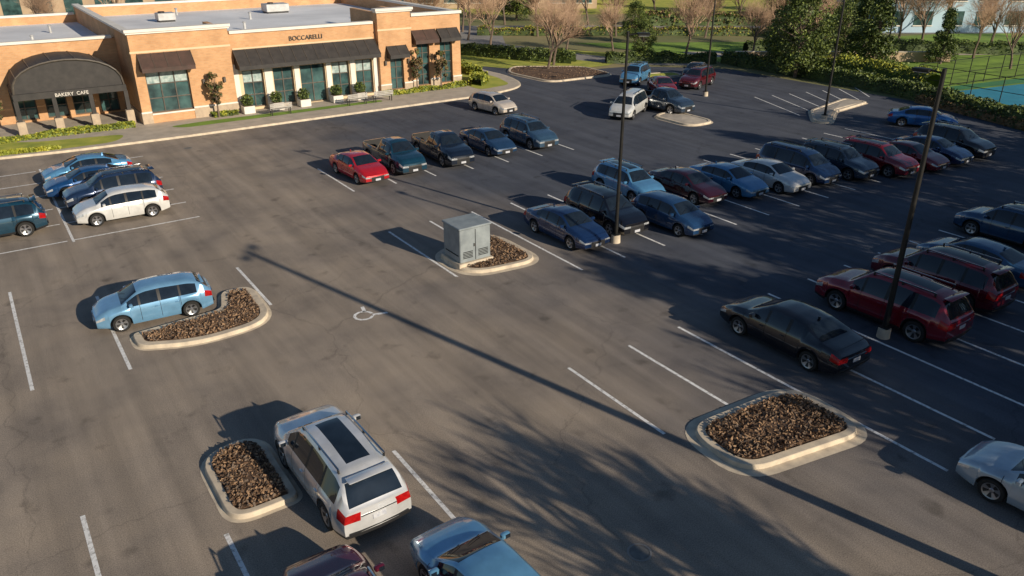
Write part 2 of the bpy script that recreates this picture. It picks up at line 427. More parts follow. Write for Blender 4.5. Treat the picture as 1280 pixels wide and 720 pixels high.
# foreground
car('suv',5.75,16.85,90,(.76,.77,.79),1,1.06); car('sedan',6.85,10.75,90,(.15,.38,.62),2); car('suv',3.9,11.45,90,(.13,.008,.028),0,.97)

# ------------------------------------------------------------ ground sheets
def sheet(name,pts,z,k,sub=None):
    mb=MB(); mb.poly([(x,y,z) for x,y in pts],k); return obj(name,mb.mesh(name))
sheet("ground",[(-1500,-1500),(1500,-1500),(1500,1500),(-1500,1500)],-.03,'ground')
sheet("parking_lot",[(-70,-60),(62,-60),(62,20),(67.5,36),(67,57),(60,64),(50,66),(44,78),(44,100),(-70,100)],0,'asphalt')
def lines():
    mb=MB(); z=.006
    def ln(x0,y0,x1,y1,w=.12):
        d=Vector((x1-x0,y1-y0)); n=Vector((-d.y,d.x)).normalized()*w/2
        mb.poly([(x0-n.x,y0-n.y,z),(x1-n.x,y1-n.y,z),(x1+n.x,y1+n.y,z),(x0+n.x,y0+n.y,z)][::1],'line')
    for x in (14.8,17.6): ln(x,13.4,x,18.1)
    x=20.15
    while x<60: ln(x,7.6,x,18.1); x+=2.63
    ln(15.55,26.9,15.55,33.6)
    x=18.0
    for i in range(15):
        ln(x,24.4 if i>0 else 30.9,x,33.8); x+=2.55
    x=16.8
    for i in range(7): ln(x,40.6,x,46.2); x+=2.7
    ln(-.75,27,-.75,36.2); ln(2.2,26.6,2.2,33.7); ln(7.9,28.8,7.9,33.4); ln(-3.6,27,-3.6,36)
    for i in range(6):
        ln(2.35,41.3+2.85*i,8.3,41.3+2.85*i); ln(-3.5,41.3+2.85*i,2.05,41.3+2.85*i)
    ln(2.3,41.0,2.3,56.0)
    ln(7.65,11.5,7.65,17.3); ln(2.6,14.0,2.6,16.6) ; ln(2.6,8,2.6,14); ln(-.3,10,-.3,19.4); ln(-3.2,10,-3.2,19.4)
    for i in range(7): ln(54.6+i*1.9,38.5+i*.2,57.5+i*1.9,45.5-i*.4,.11)
    cx,cy=10.6,25.8
    for a in range(10):
        t0=a*math.pi/5.5; t1=(a+1)*math.pi/5.5
        mb.poly([(cx+.30*math.cos(t0),cy+.30*math.sin(t0),z),(cx+.42*math.cos(t0),cy+.42*math.sin(t0),z),(cx+.42*math.cos(t1),cy+.42*math.sin(t1),z),(cx+.30*math.cos(t1),cy+.30*math.sin(t1),z)],'line')
    mb.poly([(cx+.3,cy-.2,z),(cx+.9,cy-.35,z),(cx+.9,cy-.2,z),(cx+.35,cy-.05,z)],'line')
    mb.poly([(cx+.1,cy+.3,z),(cx+.25,cy+.3,z),(cx+.35,cy+.75,z),(cx+.2,cy+.75,z)],'line')
    obj("painted_bay_lines",mb.mesh("painted_bay_lines"))
    for p in ((10.8,10.2),(11.3,56)):
        mb=MB(); mb.poly([(p[0]+.24*math.cos(a*.3142),p[1]+.24*math.sin(a*.3142),z) for a in range(20)],'patch')
        for a in range(20):
            t0=a*.3142;t1=t0+.3142
            mb.poly([(p[0]+r*math.cos(t),p[1]+r*math.sin(t),z+.004) for r,t in ((.26,t0),(.31,t0),(.31,t1),(.26,t1))],'road')
        obj("manhole_cover",mb.mesh("manhole_cover"))
lines()

def rounded(pts,r,n=7):
    out=[]; m=len(pts)
    for i in range(m):
        p=Vector(pts[i]); a=Vector(pts[i-1])-p; b=Vector(pts[(i+1)%m])-p
        rr=r[i] if isinstance(r,(list,tuple)) else r
        q=min(rr,a.length*.49,b.length*.49)
        p0=p+a.normalized()*q; p1=p+b.normalized()*q
        for t in range(n+1):
            t/=n; out.append(tuple((1-t)**2*p0+2*t*(1-t)*p+t*t*p1))
    return out
def inset(pts,d):
    m=len(pts); out=[]
    A=sum(pts[i][0]*pts[(i+1)%m][1]-pts[(i+1)%m][0]*pts[i][1] for i in range(m))
    sg=1 if A>0 else -1
    for i in range(m):
        a=Vector(pts[i-1]);b=Vector(pts[(i+1)%m]); t=(b-a)
        if t.length<1e-6: out.append(pts[i]); continue
        t.normalize(); out.append((pts[i][0]-t.y*d*sg,pts[i][1]+t.x*d*sg))
    return out
def inside(pt,poly):
    x,y=pt;c=False;n=len(poly)
    for i in range(n):
        x1,y1=poly[i];x2,y2=poly[i-1]
        if (y1>y)!=(y2>y) and x<(x2-x1)*(y-y1)/(y2-y1)+x1: c=not c
    return c
def island(name,pts,r,gutter=.35,kerb=.22,fill='mulch',chips=2500,mound=.12,center=None):
    o0=rounded(pts,r); rings=[(inset(o0,-gutter),.008),(o0,.016),(inset(o0,.03),.14),(inset(o0,.05),.155),(inset(o0,kerb),.155),(inset(o0,kerb+.02),.11)]
    mb=MB(); n=len(o0); 
    for k,(rg,z) in enumerate(rings):
        for x,y in rg: mb.v.append((x,y,z))
    for k in range(len(rings)-1):
        for i in range(n):
            j=(i+1)%n; mb.face((k*n+i,k*n+j,(k+1)*n+j,(k+1)*n+i),'concrete')
    par=obj(name,mb.mesh(name,True,30))
    inn=rings[-1][0]
    cx,cy=center if center else (sum(p[0] for p in inn)/n,sum(p[1] for p in inn)/n)
    mb=MB(); K=6
    def hz(x,y,t): return .11+mound*math.sin(t*math.pi/2)+.03*noise.noise(Vector((x*2,y*2,0)))*(1 if t>0 else 0)
    for k in range(K):
        t=k/K
        for x,y in inn:
            X=x+(cx-x)*t;Y=y+(cy-y)*t; mb.v.append((X,Y,hz(X,Y,t)))
    c=mb.vert(cx,cy,.11+mound)
    for k in range(K-1):
        for i in range(n):
            j=(i+1)%n; mb.face((k*n+i,k*n+j,(k+1)*n+j,(k+1)*n+i),fill)
    for i in range(n): mb.face(((K-1)*n+i,(K-1)*n+(i+1)%n,c),fill)
    if fill=='mulch':
        x0=min(p[0] for p in inn);x1=max(p[0] for p in inn);y0=min(p[1] for p in inn);y1=max(p[1] for p in inn)
        k=0
        while k<chips:
            x=random.uniform(x0,x1);y=random.uniform(y0,y1)
            if not inside((x,y),inn): continue
            k+=1; z=.11+mound*.75+random.uniform(-.02,.05)
            s=random.uniform(.025,.065); a=Vector((random.uniform(-1,1),random.uniform(-1,1),random.uniform(-.7,.7))).normalized()*s
            b=a.orthogonal().normalized()*s*.45; b.rotate(Matrix.Rotation(random.random()*6,3,a))
            p=Vector((x,y,z)); mb.poly([p-a-b,p+a-b,p+a+b,p-a+b],random.choice(['chip','chip','mulch','bark']))
    obj("planting_bed",mb.mesh("planting_bed"),parent=par)
    return par
island("kerbed_traffic_island",[(15.2,10.7),(19.9,9.9),(20.1,12.9),(15.4,13.2)],[1.0,.9,1.2,1.0],.3,.28,chips=4000)
island("kerbed_traffic_island",[(15.9,26.6),(19.7,26.2),(19.6,30.6),(15.9,29.6)],[1.4,1.2,1.4,1.0],.25,.25)
island("kerbed_traffic_island",[(2.7,27.9),(4.6,27.0),(7.6,27.2),(7.75,30.9),(6.5,31.0),(6.05,29.35),(2.7,29.1)],[.5,1,1.5,.9,.5,.3,.3],.12,.3,center=(6.4,28.7))
island("kerbed_traffic_island",[(2.8,16.8),(4.65,16.8),(4.65,20.3),(2.8,20.1)],[.7,.3,1.2,1.4],.12,.22,chips=2000)
island("kerbed_traffic_island",[(44.3,40.6),(47.2,40.6),(47.2,45.5),(44.3,44.8)],[1.2,1.2,1,1],.15,.25,fill='walk')
island("kerbed_traffic_island",[(54,35.2),(58,37.5),(63.5,38.2),(63,40.3),(56.5,39),(53.4,36.4)],[.9,.5,.5,.5,.5,.9],.15,.25,fill='walk')
island("kerbed_traffic_island",[(46.5,61.2),(54.5,60.8),(55,66.5),(48.5,71),(46,68)],[1.5]*5,.15,.25,fill='mulch',chips=900)
island("kerbed_traffic_island",[(54,57.6),(60,56.4),(60.5,58.6),(54.5,60)],[1]*4,.15,.25,fill='lawny')

# ------------------------------------------------------------ utility cabinet
mb=MB()
mb.box(15.95,17.75,27.35,29.0,.1,.30,'concrete',.02)
mb.box(16.05,17.65,27.45,28.9,.30,1.85,'cab',.03)
mb.box(16.0,17.7,27.4,28.95,1.853,1.95,'cab',.03)
mb.box(16.84,16.86,27.43,27.449,.35,1.8,'gap')
for x in (16.2,17.0):
    for i in range(5): mb.box(x,x+.5,27.43,27.448,.5+i*.07,.53+i*.07,'gap')
mb.box(16.03,16.048,27.6,28.7,.6,.64,'gap')
mb.box(16.75,16.82,27.41,27.448,1.0,1.15,'chrome')
obj("electrical_cabinet",mb.mesh("electrical_cabinet"))

# ------------------------------------------------------------ lamp posts
def lamp(x,y,h,ang=0,arms=1,th=1.0):
    mb=MB(); mb.tube((0,0,0),(0,0,.4),.24,.22,'concrete',14,True)
    mb.box(-.18,.18,-.18,.18,.402,.45,'metal',.01)
    mb.tube((0,0,.45),(0,0,h),.095*th,.06*th,'metal',10,True)
    for i in range(arms):
        a=ang+i*math.pi; c,s=math.cos(a),math.sin(a)
        mb.tube((0,0,h-.15),(c*.45,s*.45,h-.1),.035,.035,'metal',6)
        px,py=c*.68,s*.68
        mb.box(px-.28,px+.28,py-.17,py+.17,h-.17,h-.06,'metal',.03,rot=a,pivot=(px,py))
        mb.box(px-.22,px+.22,py-.13,py+.13,h-.19,h-.172,'head',0,rot=a,pivot=(px,py))
    obj("lamp_post",mb.mesh("lamp_post",True,40),(x,y,0))
lamp(24.0,26.1,9.8,R(-35),1); lamp(25.9,13.2,9.8,R(100),1,1.15); lamp(54.2,48.3,10.5,R(20),1); lamp(54.8,36.4,10.5,R(20),1)
lamp(18.0,1.6,13,R(60),2,2.1); lamp(78,46,10,0,1)

# ------------------------------------------------------------ trees
def bare_tree_mesh(seed,H=8.5,dens=1.0,spread=1.0,trunk=.16,maxl=5,rk=.55):
    rnd=random.Random(seed); mb=MB()
    def br(p,d,l,r,lev):
        seg=3 if lev<3 else 2; q=p.copy(); dd=d.copy(); r0=r
        pts=[q.copy()]
        for i in range(seg):
            dd=(dd+Vector((rnd.uniform(-1,1),rnd.uniform(-1,1),rnd.uniform(-.3,.6)))*.16).normalized()
            q2=q+dd*l/seg; r1=r0*(.80 if lev<4 else .6)
            mb.tube(q,q2,r0,r1,'bark' if lev<2 else 'twig',6 if lev<2 else 3); q=q2;r0=r1; pts.append(q.copy())
        if lev>=maxl: return
        n=int((5 if lev==0 else 4 if lev<4 else 3)*dens+.5)
        for i in range(n):
            t=rnd.uniform(.35,1) if lev else rnd.uniform(.45,1)
            k=t*seg; a=int(min(seg-1,k)); pp=pts[a].lerp(pts[a+1],k-a)
            ax=dd.orthogonal().normalized(); ax.rotate(Matrix.Rotation(rnd.uniform(0,6.28)+i*2.4,3,dd))
            nd=(dd*1.0+ax*rnd.uniform(.55,1.0)*spread+Vector((0,0,.25))).normalized()
            br(pp,nd,l*rnd.uniform(.58,.78),r*(.5 if lev==0 else rk)*rnd.uniform(.8,1.1),lev+1)
        br(pts[-1],(dd+Vector((rnd.uniform(-.3,.3),rnd.uniform(-.3,.3),.1))).normalized(),l*.66,r0*.8,lev+1)
    br(Vector((0,0,-.05)),Vector((0,0,1)),H*.34,trunk,0)
    return mb.mesh("bare_tree",False)
BT=[bare_tree_mesh(s,8.5,1.0,1.0) for s in (1,2)]+[bare_tree_mesh(5,8.5,1.0,.7)]
BT+=[bare_tree_mesh(8,8.5,1.0,.9,.30,4,.62),bare_tree_mesh(9,8.5,.9,.8,.34,4,.62)]
def bare(x,y,s=1,i=0):
    obj("bare_tree",BT[i%5],(x,y,0),random.uniform(0,6),scale=(s,s,s))
def leafquad(mb,p,s,k,rnd):
    a=Vector((rnd.gauss(0,1),rnd.gauss(0,1),rnd.gauss(0,.7))).normalized()*s
    b=a.orthogonal().normalized()*s*rnd.uniform(.5,.9); b.rotate(Matrix.Rotation(rnd.random()*6.28,3,a.normalized()))
    mb.poly([p-a,p-b*.8,p+a,p+b],k)
def leafy_mesh(seed,H,Wd,base=.15,n=9000,cone=False,k=('leaf','leafd'),ls=.16,clumps=70):
    rnd=random.Random(seed); mb=MB()
    mb.tube((0,0,-.1),(0,0,H*.55),.2*H/8,.1*H/8,'bark',8)
    C=[]
    for i in range(clumps):
        t=rnd.uniform(0,1); z=H*(base+(1-base)*t)
        rr=Wd*((1-t)**.8 if cone else math.sqrt(max(0.02,1-(2*t-.85)**2/1.35)))*rnd.uniform(.45,1.0)
        a=rnd.uniform(0,6.28); c=Vector((rr*math.cos(a),rr*math.sin(a),z)); C.append((c,Wd*rnd.uniform(.2,.38)))
        mb.tube((0,0,min(z*.75,H*.5)),tuple(c),.05,.015,'bark',3)
    per=n//clumps
    for c,r in C:
        for j in range(per):
            d=Vector((rnd.gauss(0,1),rnd.gauss(0,1),rnd.gauss(0,.8))); d=d.normalized()*r*rnd.random()**.4
            leafquad(mb,c+d,ls*rnd.uniform(.6,1.3),k[0] if rnd.random()<.6 else k[1],rnd)
    return mb.mesh("leafy_tree")
EV=[leafy_mesh(11,8,2.9,.12,9000,ls=.13),leafy_mesh(12,8,2.3,.08,8000,cone=True,k=('leafd','leaf'),ls=.13),leafy_mesh(14,7,3.0,.12,8000,k=('leaf','leafd'),ls=.13)]
def ever(x,y,s=1,i=0,name="evergreen_tree"):
    obj(name,EV[i],(x,y,0),random.uniform(0,6),scale=(s,s,s))
for x,y,s,i in [(54.3,84,1.15,0),(50.5,67.0,1.05,1),(53.2,69.5,1.0,2),(47,86,1.1,2),(60,76,1.0,0),(64,72,.9,1),(70,66,1.0,2),(77,62,.9,0),(66,90,1.1,1),(75,84,1.05,2),(84,76,1.0,0),(92,70,1.0,1),
                (86,60,.95,2),(99,54,1.25,0),(104,60,1.2,2),(96,46,1.15,1),(108,50,1.2,0),(112,58,1.1,1),(60,100,1.2,2),(80,96,1.2,1),(100,84,1.1,0),(118,72,1.1,2),(130,60,1.2,0),(42,112,1.3,1),(30,112,1.2,0),(18,118,1.3,2),(8,108,1.2,1),(88,110,1.2,0),(70,118,1.2,2),(92,40,1.0,2),(122,44,1.1,1),(56,92,1.1,1),(50,100,1.2,0),(70,104,1.1,2),(96,98,1.2,1)]:
    bare(x,y,s,i)
for x,y,s,i in [(68.8,49.8,1.0,0),(72,53,.95,2),(77.5,47,1.0,1),(80,50,1.0,1),(63.5,66.5,.5,0),(84,55,.8,2),(105,75,1.1,2),(112,84,1.1,0),(120,66,1.2,1),(95,62,.7,0),(89,46,.7,1),(73,78,.6,0),(126,80,1.4,2),(138,66,1.3,0),(110,100,1.3,1),(75,108,1.2,2)]:
    ever(x,y,s,i)
# trees standing beyond the frame that throw the long shadows over the lot
for x,y,s,i in [(14.8,-4.5,1.2,3),(17.6,-7,1.35,4),(11.5,-10,1.3,3),(25.5,-8,1.3,4),(28.5,-4,1.25,3),(33,-3,1.3,4),(38.5,-1,1.4,3),(45,1,1.4,4),(52,4,1.5,3),(31,-12,1.5,4),(60,7,1.4,3)]:
    bare(x,y,s,i)
for x,y,s,i in [(31,-8,1.5,0),(37,-6,1.6,1),(43,-3,1.7,0),(49,-1,1.6,2),(55,2,1.7,1),(64,6,1.7,2)]:
    ever(x,y,s,i)

def hedge(name,pts,w,h,n_per_m,k=('leafd','leaf'),ls=.12,seed=3,core='leafd'):
    rnd=random.Random(seed); mb=MB()
    for (x0,y0),(x1,y1) in zip(pts,pts[1:]):
        d=Vector((x1-x0,y1-y0,0)); L=d.length; d.normalize(); nn=Vector((-d.y,d.x,0))
        ns=max(2,int(L/.8)); prev=None
        for i in range(ns+1):
            p=Vector((x0,y0,0))+d*L*i/ns; hh=h*(.7+.25*noise.noise(p*.6)); ww=w*(.33+.1*noise.noise(p*.5+Vector((9,0,0))))
            ring=[p-nn*ww,p-nn*ww*.9+Vector((0,0,hh*.8)),p+Vector((0,0,hh)),p+nn*ww*.9+Vector((0,0,hh*.8)),p+nn*ww]
            b=len(mb.v); mb.v+=[tuple(q) for q in ring]
            if prev is not None:
                for q in range(4): mb.face((prev+q,prev+q+1,b+q+1,b+q),core)
            prev=b
        for i in range(int(L*n_per_m)):
            t=rnd.random()*L; u=rnd.uniform(-1,1); p=Vector((x0,y0,0))+d*t
            hh=h*(.85+.3*noise.noise(p*.6)); z=hh*rnd.random()**.6
            if abs(u)<.6 and z<hh*.7: z=hh*rnd.uniform(.75,1)
            leafquad(mb,p+nn*u*w*.5*(1.1-.3*(z/hh))+Vector((0,0,z)),ls*rnd.uniform(.6,1.3),k[0] if rnd.random()<.6 else k[1],rnd)
    obj(name,mb.mesh(name))
hedge("hedge",[(47.5,86),(52,76),(56,69.5)],2.2,1.5,260,seed=1)
hedge("hedge",[(59,67.5),(64,64.5),(69,60.5)],1.8,1.2,260,seed=2)
hedge("hedge",[(70,60),(70,50),(69.5,39),(66,28),(64,16)],2.4,1.5,260,seed=3)
hedge("shrub_row",[(72.5,56),(74,44),(73,38)],3.0,2.2,240,k=('leafy','leaf'),seed=4)
hedge("shrub_row",[(67.5,36),(63.6,22)],1.3,.8,220,k=('leafb','leafd'),seed=5,core='leafb')
hedge("shrub_row",[(78,64),(92,56),(104,44)],2.6,1.6,160,k=('leafd','leaf'),seed=6)
hedge("shrub_row",[(60,96),(80,82),(100,68)],2.4,1.3,120,k=('leafy','leafb'),seed=7)
hedge("shrub_row",[(86,92),(110,76),(135,60)],3,2.2,100,k=('leaf','leafb'),seed=8,ls=.2)
hedge("shrub_row",[(15.2,64.0),(17.2,64.1)],.8,.6,300,k=('leaf','leafy'),seed=9)
hedge("shrub_row",[(30,64.0),(38.5,64.0)],.9,.6,300,k=('leafy','leaf'),seed=10,core='leaf')
hedge("shrub_row",[(39.3,63.2),(41.5,66)],1.8,1.2,320,k=('leafy','leaf'),seed=11,core='leaf')
hedge("shrub_row",[(0,64.2),(3,64.4),(9.5,64.2)],.9,.6,300,k=('leafy','leaf'),seed=12,core='leaf')
hedge("shrub_row",[(-2,60.9),(4,60.2)],.6,.4,300,k=('leafy','leafy'),seed=13,core='leafy')
hedge("shrub_row",[(42.5,68),(43,78),(43,88)],1.6,1.1,260,k=('leafy','leaf'),seed=14,core='leaf')

# ------------------------------------------------------------ background ground
sheet("lawn",[(70,62),(71,16),(150,0),(190,40),(150,50),(92,66),(66,82)],-.012,'lawn')
sheet("lawn",[(44,78),(50,66.5),(58,66),(66,70),(50,98),(44,102)],-.008,'lawny')
sheet("road",[(20,122),(150,37),(156,46),(26,131)],-.004,'road')
sheet("road",[(52,84),(60,65),(66.5,60),(68.5,63),(62,70),(58,86),(64,96),(56,102)],-.002,'road')
sheet("pavement",[(70,64.5),(72,68.5),(105,47.5),(120,36),(118,33),(103,44.5)],.002,'walk')
sheet("lawn",[(60,128),(170,56),(230,90),(120,170)],-.006,'lawny')
sheet("sports_court",[(73.5,37),(71.5,22),(90,17),(94,33)],.004,'court')
sheet("court_surround",[(75,38.5),(73.7,37.3),(94.6,33.4),(90.5,16),(92.5,15.5),(97,35)],.006,'courtg')
mb=MB()
P=[(72,39),(71,21),(91,15.5),(97,36),(72,39)]
for a,b in zip(P,P[1:]):
    L=math.dist(a,b); n=int(L/2.5)
    for i in range(n):
        t=i/n; x=a[0]+(b[0]-a[0])*t; y=a[1]+(b[1]-a[1])*t; mb.tube((x,y,0),(x,y,2.4),.04,.04,'metal',6,True)
    for z in (.15,1.2,2.4): mb.tube((*a,z),(*b,z),.03,.03,'metal',5)
obj("court_fence",mb.mesh("court_fence"))
mb=MB(); mb.box(0,24,-.2,.2,0,1.0,'tan',.02); mb.box(-.05,24.05,-.26,.26,1.003,1.1,'concrete',.02)
obj("low_garden_wall",mb.mesh("low_wall"),(71.6,60,0),R(-35))

def far_building(name,x,y,rot,L,D,Hh,wall,win_n,st=2):
    p=bpy.data.objects.new(name,None); COL.objects.link(p); p.location=(x,y,0); p.rotation_euler=(0,0,rot)
    mb=MB(); mb.box(0,L,0,D,0,Hh,wall)
    obj("walls",mb.mesh("walls"),parent=p)
    mb=MB(); mb.box(-.2,L+.2,-.2,D+.2,Hh+.002,Hh+.5,'cap'); obj("parapet",mb.mesh("parapet"),parent=p)
    mb=MB()
    for s in range(st):
        z=1+s*(Hh-1)/st
        for i in range(win_n):
            x0=L*(i+.2)/win_n; x1=L*(i+.8)/win_n
            mb.box(x0,x1,-.06,-.004,z,z+(Hh/st)*.5,'win'); mb.box(x0-.1,x1+.1,-.14,-.004,z-.15,z-.003,'cap')
            mb.box(-.06,-.004,D*(i+.2)/win_n,D*(i+.8)/win_n,z,z+(Hh/st)*.5,'win')
    obj("windows",mb.mesh("windows"),parent=p)
far_building("office_building",108,66,R(-34),52,16,7.5,'bluew',12)
far_building("tan_building",58,142,R(-34),48,18,7,'tan',10,1)
far_building("tan_building",6,150,R(-20),40,20,7,'tan',9,1)
far_building("office_building",122,132,R(-34),60,20,10,'tan',12,2)
far_building("brick_building",-60,100,R(5),48,18,7,'brick',8,1)

# ------------------------------------------------------------ pavement and lawn at shop
mb=MB()
out=rounded([(-12,63),(-4,60.6),(4,59.4),(12,59.1),(38.5,59.4),(43.5,61),(45,66),(44,90),(-12,90)],[1,2,2,2,4,3,2,1,1])
n=len(out); inn=inset(out,.18)
for z,rg in ((0.004,out),(.15,inset(out,.02))):
    for x,y in rg: mb.v.append((x,y,z))
for x,y in inn: mb.v.append((x,y,.153))
for k in range(2):
    for i in range(n):
        j=(i+1)%n; mb.face((k*n+i,k*n+j,(k+1)*n+j,(k+1)*n+i),'concrete')
mb.face([2*n+i for i in range(n)],'walk')
obj("shop_pavement",mb.mesh("shop_pavement"))
def lawnpatch(pts,k,z=.165,name="lawn"):
    mb=MB(); mb.poly([(x,y,z) for x,y in rounded(pts,1.0)],k); obj(name,mb.mesh(name))
lawnpatch([(-11,63.3),(-3,61.2),(4,60.0),(7.5,60.0),(8.5,62),(3,63),(-2,65.8),(-11,70)],'lawny')
lawnpatch([(12.5,61.6),(29,61.8),(29,62.6),(14,62.9),(11.5,62.6)],'lawn')
lawnpatch([(38.7,61.5),(42.5,62.2),(43.5,66),(43,88),(38.9,88)],'lawny')

# ------------------------------------------------------------ shop building
B=bpy.data.objects.new("brick_shop_building",None); COL.objects.link(B)
zg=.16
def wall_x(mb,x0,x1,y,th,z0,z1,ops,k):
    cur=x0
    for xa,xb,za,zb in sorted(ops):
        mb.box(cur,xa,y,y+th,z0,z1,k)
        if za>z0: mb.box(xa,xb,y,y+th,z0,za,k)
        mb.box(xa,xb,y,y+th,zb,z1,k); cur=xb
    mb.box(cur,x1,y,y+th,z0,z1,k)
win=MB(); fr=MB()
def window(xa,xb,za,zb,y,nx=2,nz=2,blind=False):
    yy=y+.26
    win.poly([(xa,yy+.03,za),(xb,yy+.03,za),(xb,yy+.03,zb),(xa,yy+.03,zb)],'win')
    if blind: win.poly([(xa+.1,yy+.025,zb-(zb-za)*.35),(xb-.1,yy+.025,zb-(zb-za)*.35),(xb-.1,yy+.025,zb-.05),(xa+.1,yy+.025,zb-.05)],'blind')
    for i in range(nx+1):
        x=xa+(xb-xa)*i/nx; x=min(max(x,xa+.04),xb-.04); fr.box(x-.04,x+.04,yy-.04,yy+.02,za,zb,'frame')
    for i in range(nz+1):
        z=za+(zb-za)*i/nz; z=min(max(z,za+.04),zb-.04); fr.box(xa+.08,xb-.08,yy-.037,yy+.017,z-.035,z+.035,'frame')
walls=MB()
ops=[(10.9,14.0,.9,4.1)]
wall_x(walls,10.2,17.4,64.4,.4,zg,6.7,ops,'brick')
walls.box(10.2,10.6,64.8,91.6,zg,6.697,'brick'); walls.box(17.0,17.4,64.8,70,5.2,6.697,'brick')
for o in ops: window(*o,64.4,3,3,True)
opsC=[(18.2,19.9,.35,3.3),(20.7,22.4,.35,3.3),(23.0,25.2,.2,3.3),(25.8,27.4,.35,3.3),(28.0,29.6,.35,3.3)]
wall_x(walls,17.4,30.1,64.9,.4,zg,3.9,opsC,'stucco')
walls.box(17.4,30.1,64.93,65.3,3.903,6.2,'brick')
for i,o in enumerate(opsC): window(*o,64.9,2,3 if i!=2 else 2,i in(0,3,4))
wall_x(walls,30.1,33.3,64.4,.4,zg,7.1,[(31.1,32.4,.5,3.4)],'brick'); window(31.1,32.4,.5,3.4,64.4,2,3)
walls.box(30.1,30.5,64.8,70,3.0,7.097,'brick'); walls.box(32.9,33.3,64.8,70,5.2,7.097,'brick')
opsR=[(34.0,35.3,.5,4.3),(36.4,37.7,.5,4.3)]
wall_x(walls,33.3,38.6,64.8,.4,zg,6.6,opsR,'brick')
for o in opsR: window(*o,64.8,2,4)
walls.box(38.2,38.6,65.2,91.6,zg,6.597,'brick'); walls.box(10.6,38.2,91.2,91.6,zg,6.5,'brick')
wall_x(walls,1.0,10.197,70.2,.4,zg,5.9,[(2.2,3.8,.3,3.0),(4.4,5.9,.3,3.0),(6.3,7.8,.3,3.0),(8.2,9.6,.3,3.0)],'brick')
for xa,xb in ((2.2,3.8),(4.4,5.9),(6.3,7.8),(8.2,9.6)): window(xa,xb,.3,3.0,70.2,2,3)
walls.box(1.0,1.4,70.6,91.6,zg,5.897,'brick'); walls.box(1.4,10.2,91.2,91.6,zg,5.897,'brick')
obj("walls",walls.mesh("walls"),parent=B)
st=MB()
for x0,x1,y in ((10.15,10.9,64.34),(14.0,17.45,64.34),(30.05,31.1,64.34),(32.4,33.3,64.34),(33.3,34.0,64.74),(35.3,36.4,64.74),(37.7,38.65,64.74)):
    st.box(x0,x1,y,y+.058,zg,.95,'stone'); st.box(x0,x1,y-.03,y+.057,.953,1.07,'cap')
st.box(10.14,10.198,64.4,70.1,zg,.95,'stone')
st.box(10.9,14.0,64.30,64.398,.78,.9,'cap')
for x in (17.4,19.9,22.4,25.2,27.4,29.6): st.box(x+.08,x+.50 if x not in(19.9,) else x+.7,64.80,64.897,zg,3.85,'cap')
obj("stone_base",st.mesh("stone_base"),parent=B)
cp=MB()
def corn(x0,x1,y,z):
    cp.box(x0-.12,x1+.12,y-.14,y+.5,z,z+.13,'cap'); cp.box(x0-.2,x1+.2,y-.24,y+.58,z+.133,z+.34,'cap')
corn(10.2,17.4,64.4,6.703); corn(30.1,33.3,64.4,7.103)
cp.box(17.62,29.88,64.78,65.42,6.203,6.42,'cap'); cp.box(33.52,38.7,64.62,65.3,6.603,6.85,'cap')
cp.box(.9,9.98,70.05,70.7,5.903,6.1,'cap')
cp.box(10.1,10.7,65.0,91.7,6.70,6.86,'cap'); cp.box(.9,1.5,70.75,91.7,5.903,6.1,'cap'); cp.box(38.1,38.7,65.33,91.7,6.603,6.8,'cap')
cp.box(10.75,38.05,91.1,91.7,6.503,6.7,'cap'); cp.box(1.55,10.05,91.1,91.7,5.903,6.1,'cap')
cp.box(10.15,17.45,64.35,64.398,5.35,5.5,'stucco'); cp.box(30.05,33.35,64.35,64.398,5.6,5.75,'stucco'); cp.box(17.7,29.8,64.87,64.928,4.98,5.1,'stucco')
obj("cornice",cp.mesh("cornice"),parent=B)
rf=MB(); rf.box(10.61,38.19,65.31,91.19,5.4,5.6,'roof'); rf.box(1.41,10.19,70.61,91.19,5.0,5.2,'roof')
rf.box(10.61,16.99,64.81,65.3,5.4,5.6,'roof'); 
obj("roof",rf.mesh("roof"),parent=B)
hv=MB()
for x,y,w,d,h in ((27,84,2.4,1.8,.9),(16,82,1.6,1.4,.8)):
    z=5.2 if x<10 else 5.6
    hv.box(x,x+w,y,y+d,z+.15,z+h,'hvac',.04); hv.box(x+.1,x+w-.1,y+.1,y+d-.1,z+.002,z+.148,'trim')
    hv.tube((x+w*.3,y+d/2,z+h),(x+w*.3,y+d/2,z+h+.12),.3,.3,'trim',14,True)
for x,y in ((13,70),(21,72),(24,80),(33,74),(5,76),(7,83),(19,88)):
    z=5.2 if x<10 else 5.6
    hv.tube((x,y,z),(x,y,z+.6),.12,.12,'hvac',10,True); hv.tube((x,y,z+.602),(x,y,z+.7),.2,.1,'hvac',10,True)
obj("rooftop_vents",hv.mesh("rooftop_vents"),parent=B)
obj("windows",win.mesh("windows"),parent=B); obj("window_frames",fr.mesh("window_frames"),parent=B)
aw=MB()
def awning(x0,x1,y,z0,z1,proj,k,val=.3):
    yf=y-proj; T=.003
    aw.poly([(x0,yf,z0),(x1,yf,z0),(x1,y-T,z1),(x0,y-T,z1)],k)
    aw.poly([(x0,yf,z0-val),(x1,yf,z0-val),(x1,yf,z0),(x0,yf,z0)],k)
    aw.poly([(x0,yf,z0),(x0,y-T,z1),(x0,y-T,z0-val),(x0,yf,z0-val)],k); aw.poly([(x1,yf,z0),(x1,y-T,z1),(x1,y-T,z0-val),(x1,yf,z0-val)],k)
    n=int((x1-x0)/.9)
    for i in range(n+1):
        x=x0+(x1-x0)*i/n; aw.tube((x,yf-.01,z0+.01),(x,y-.03,z1+.015),.025,.025,'frame',4)
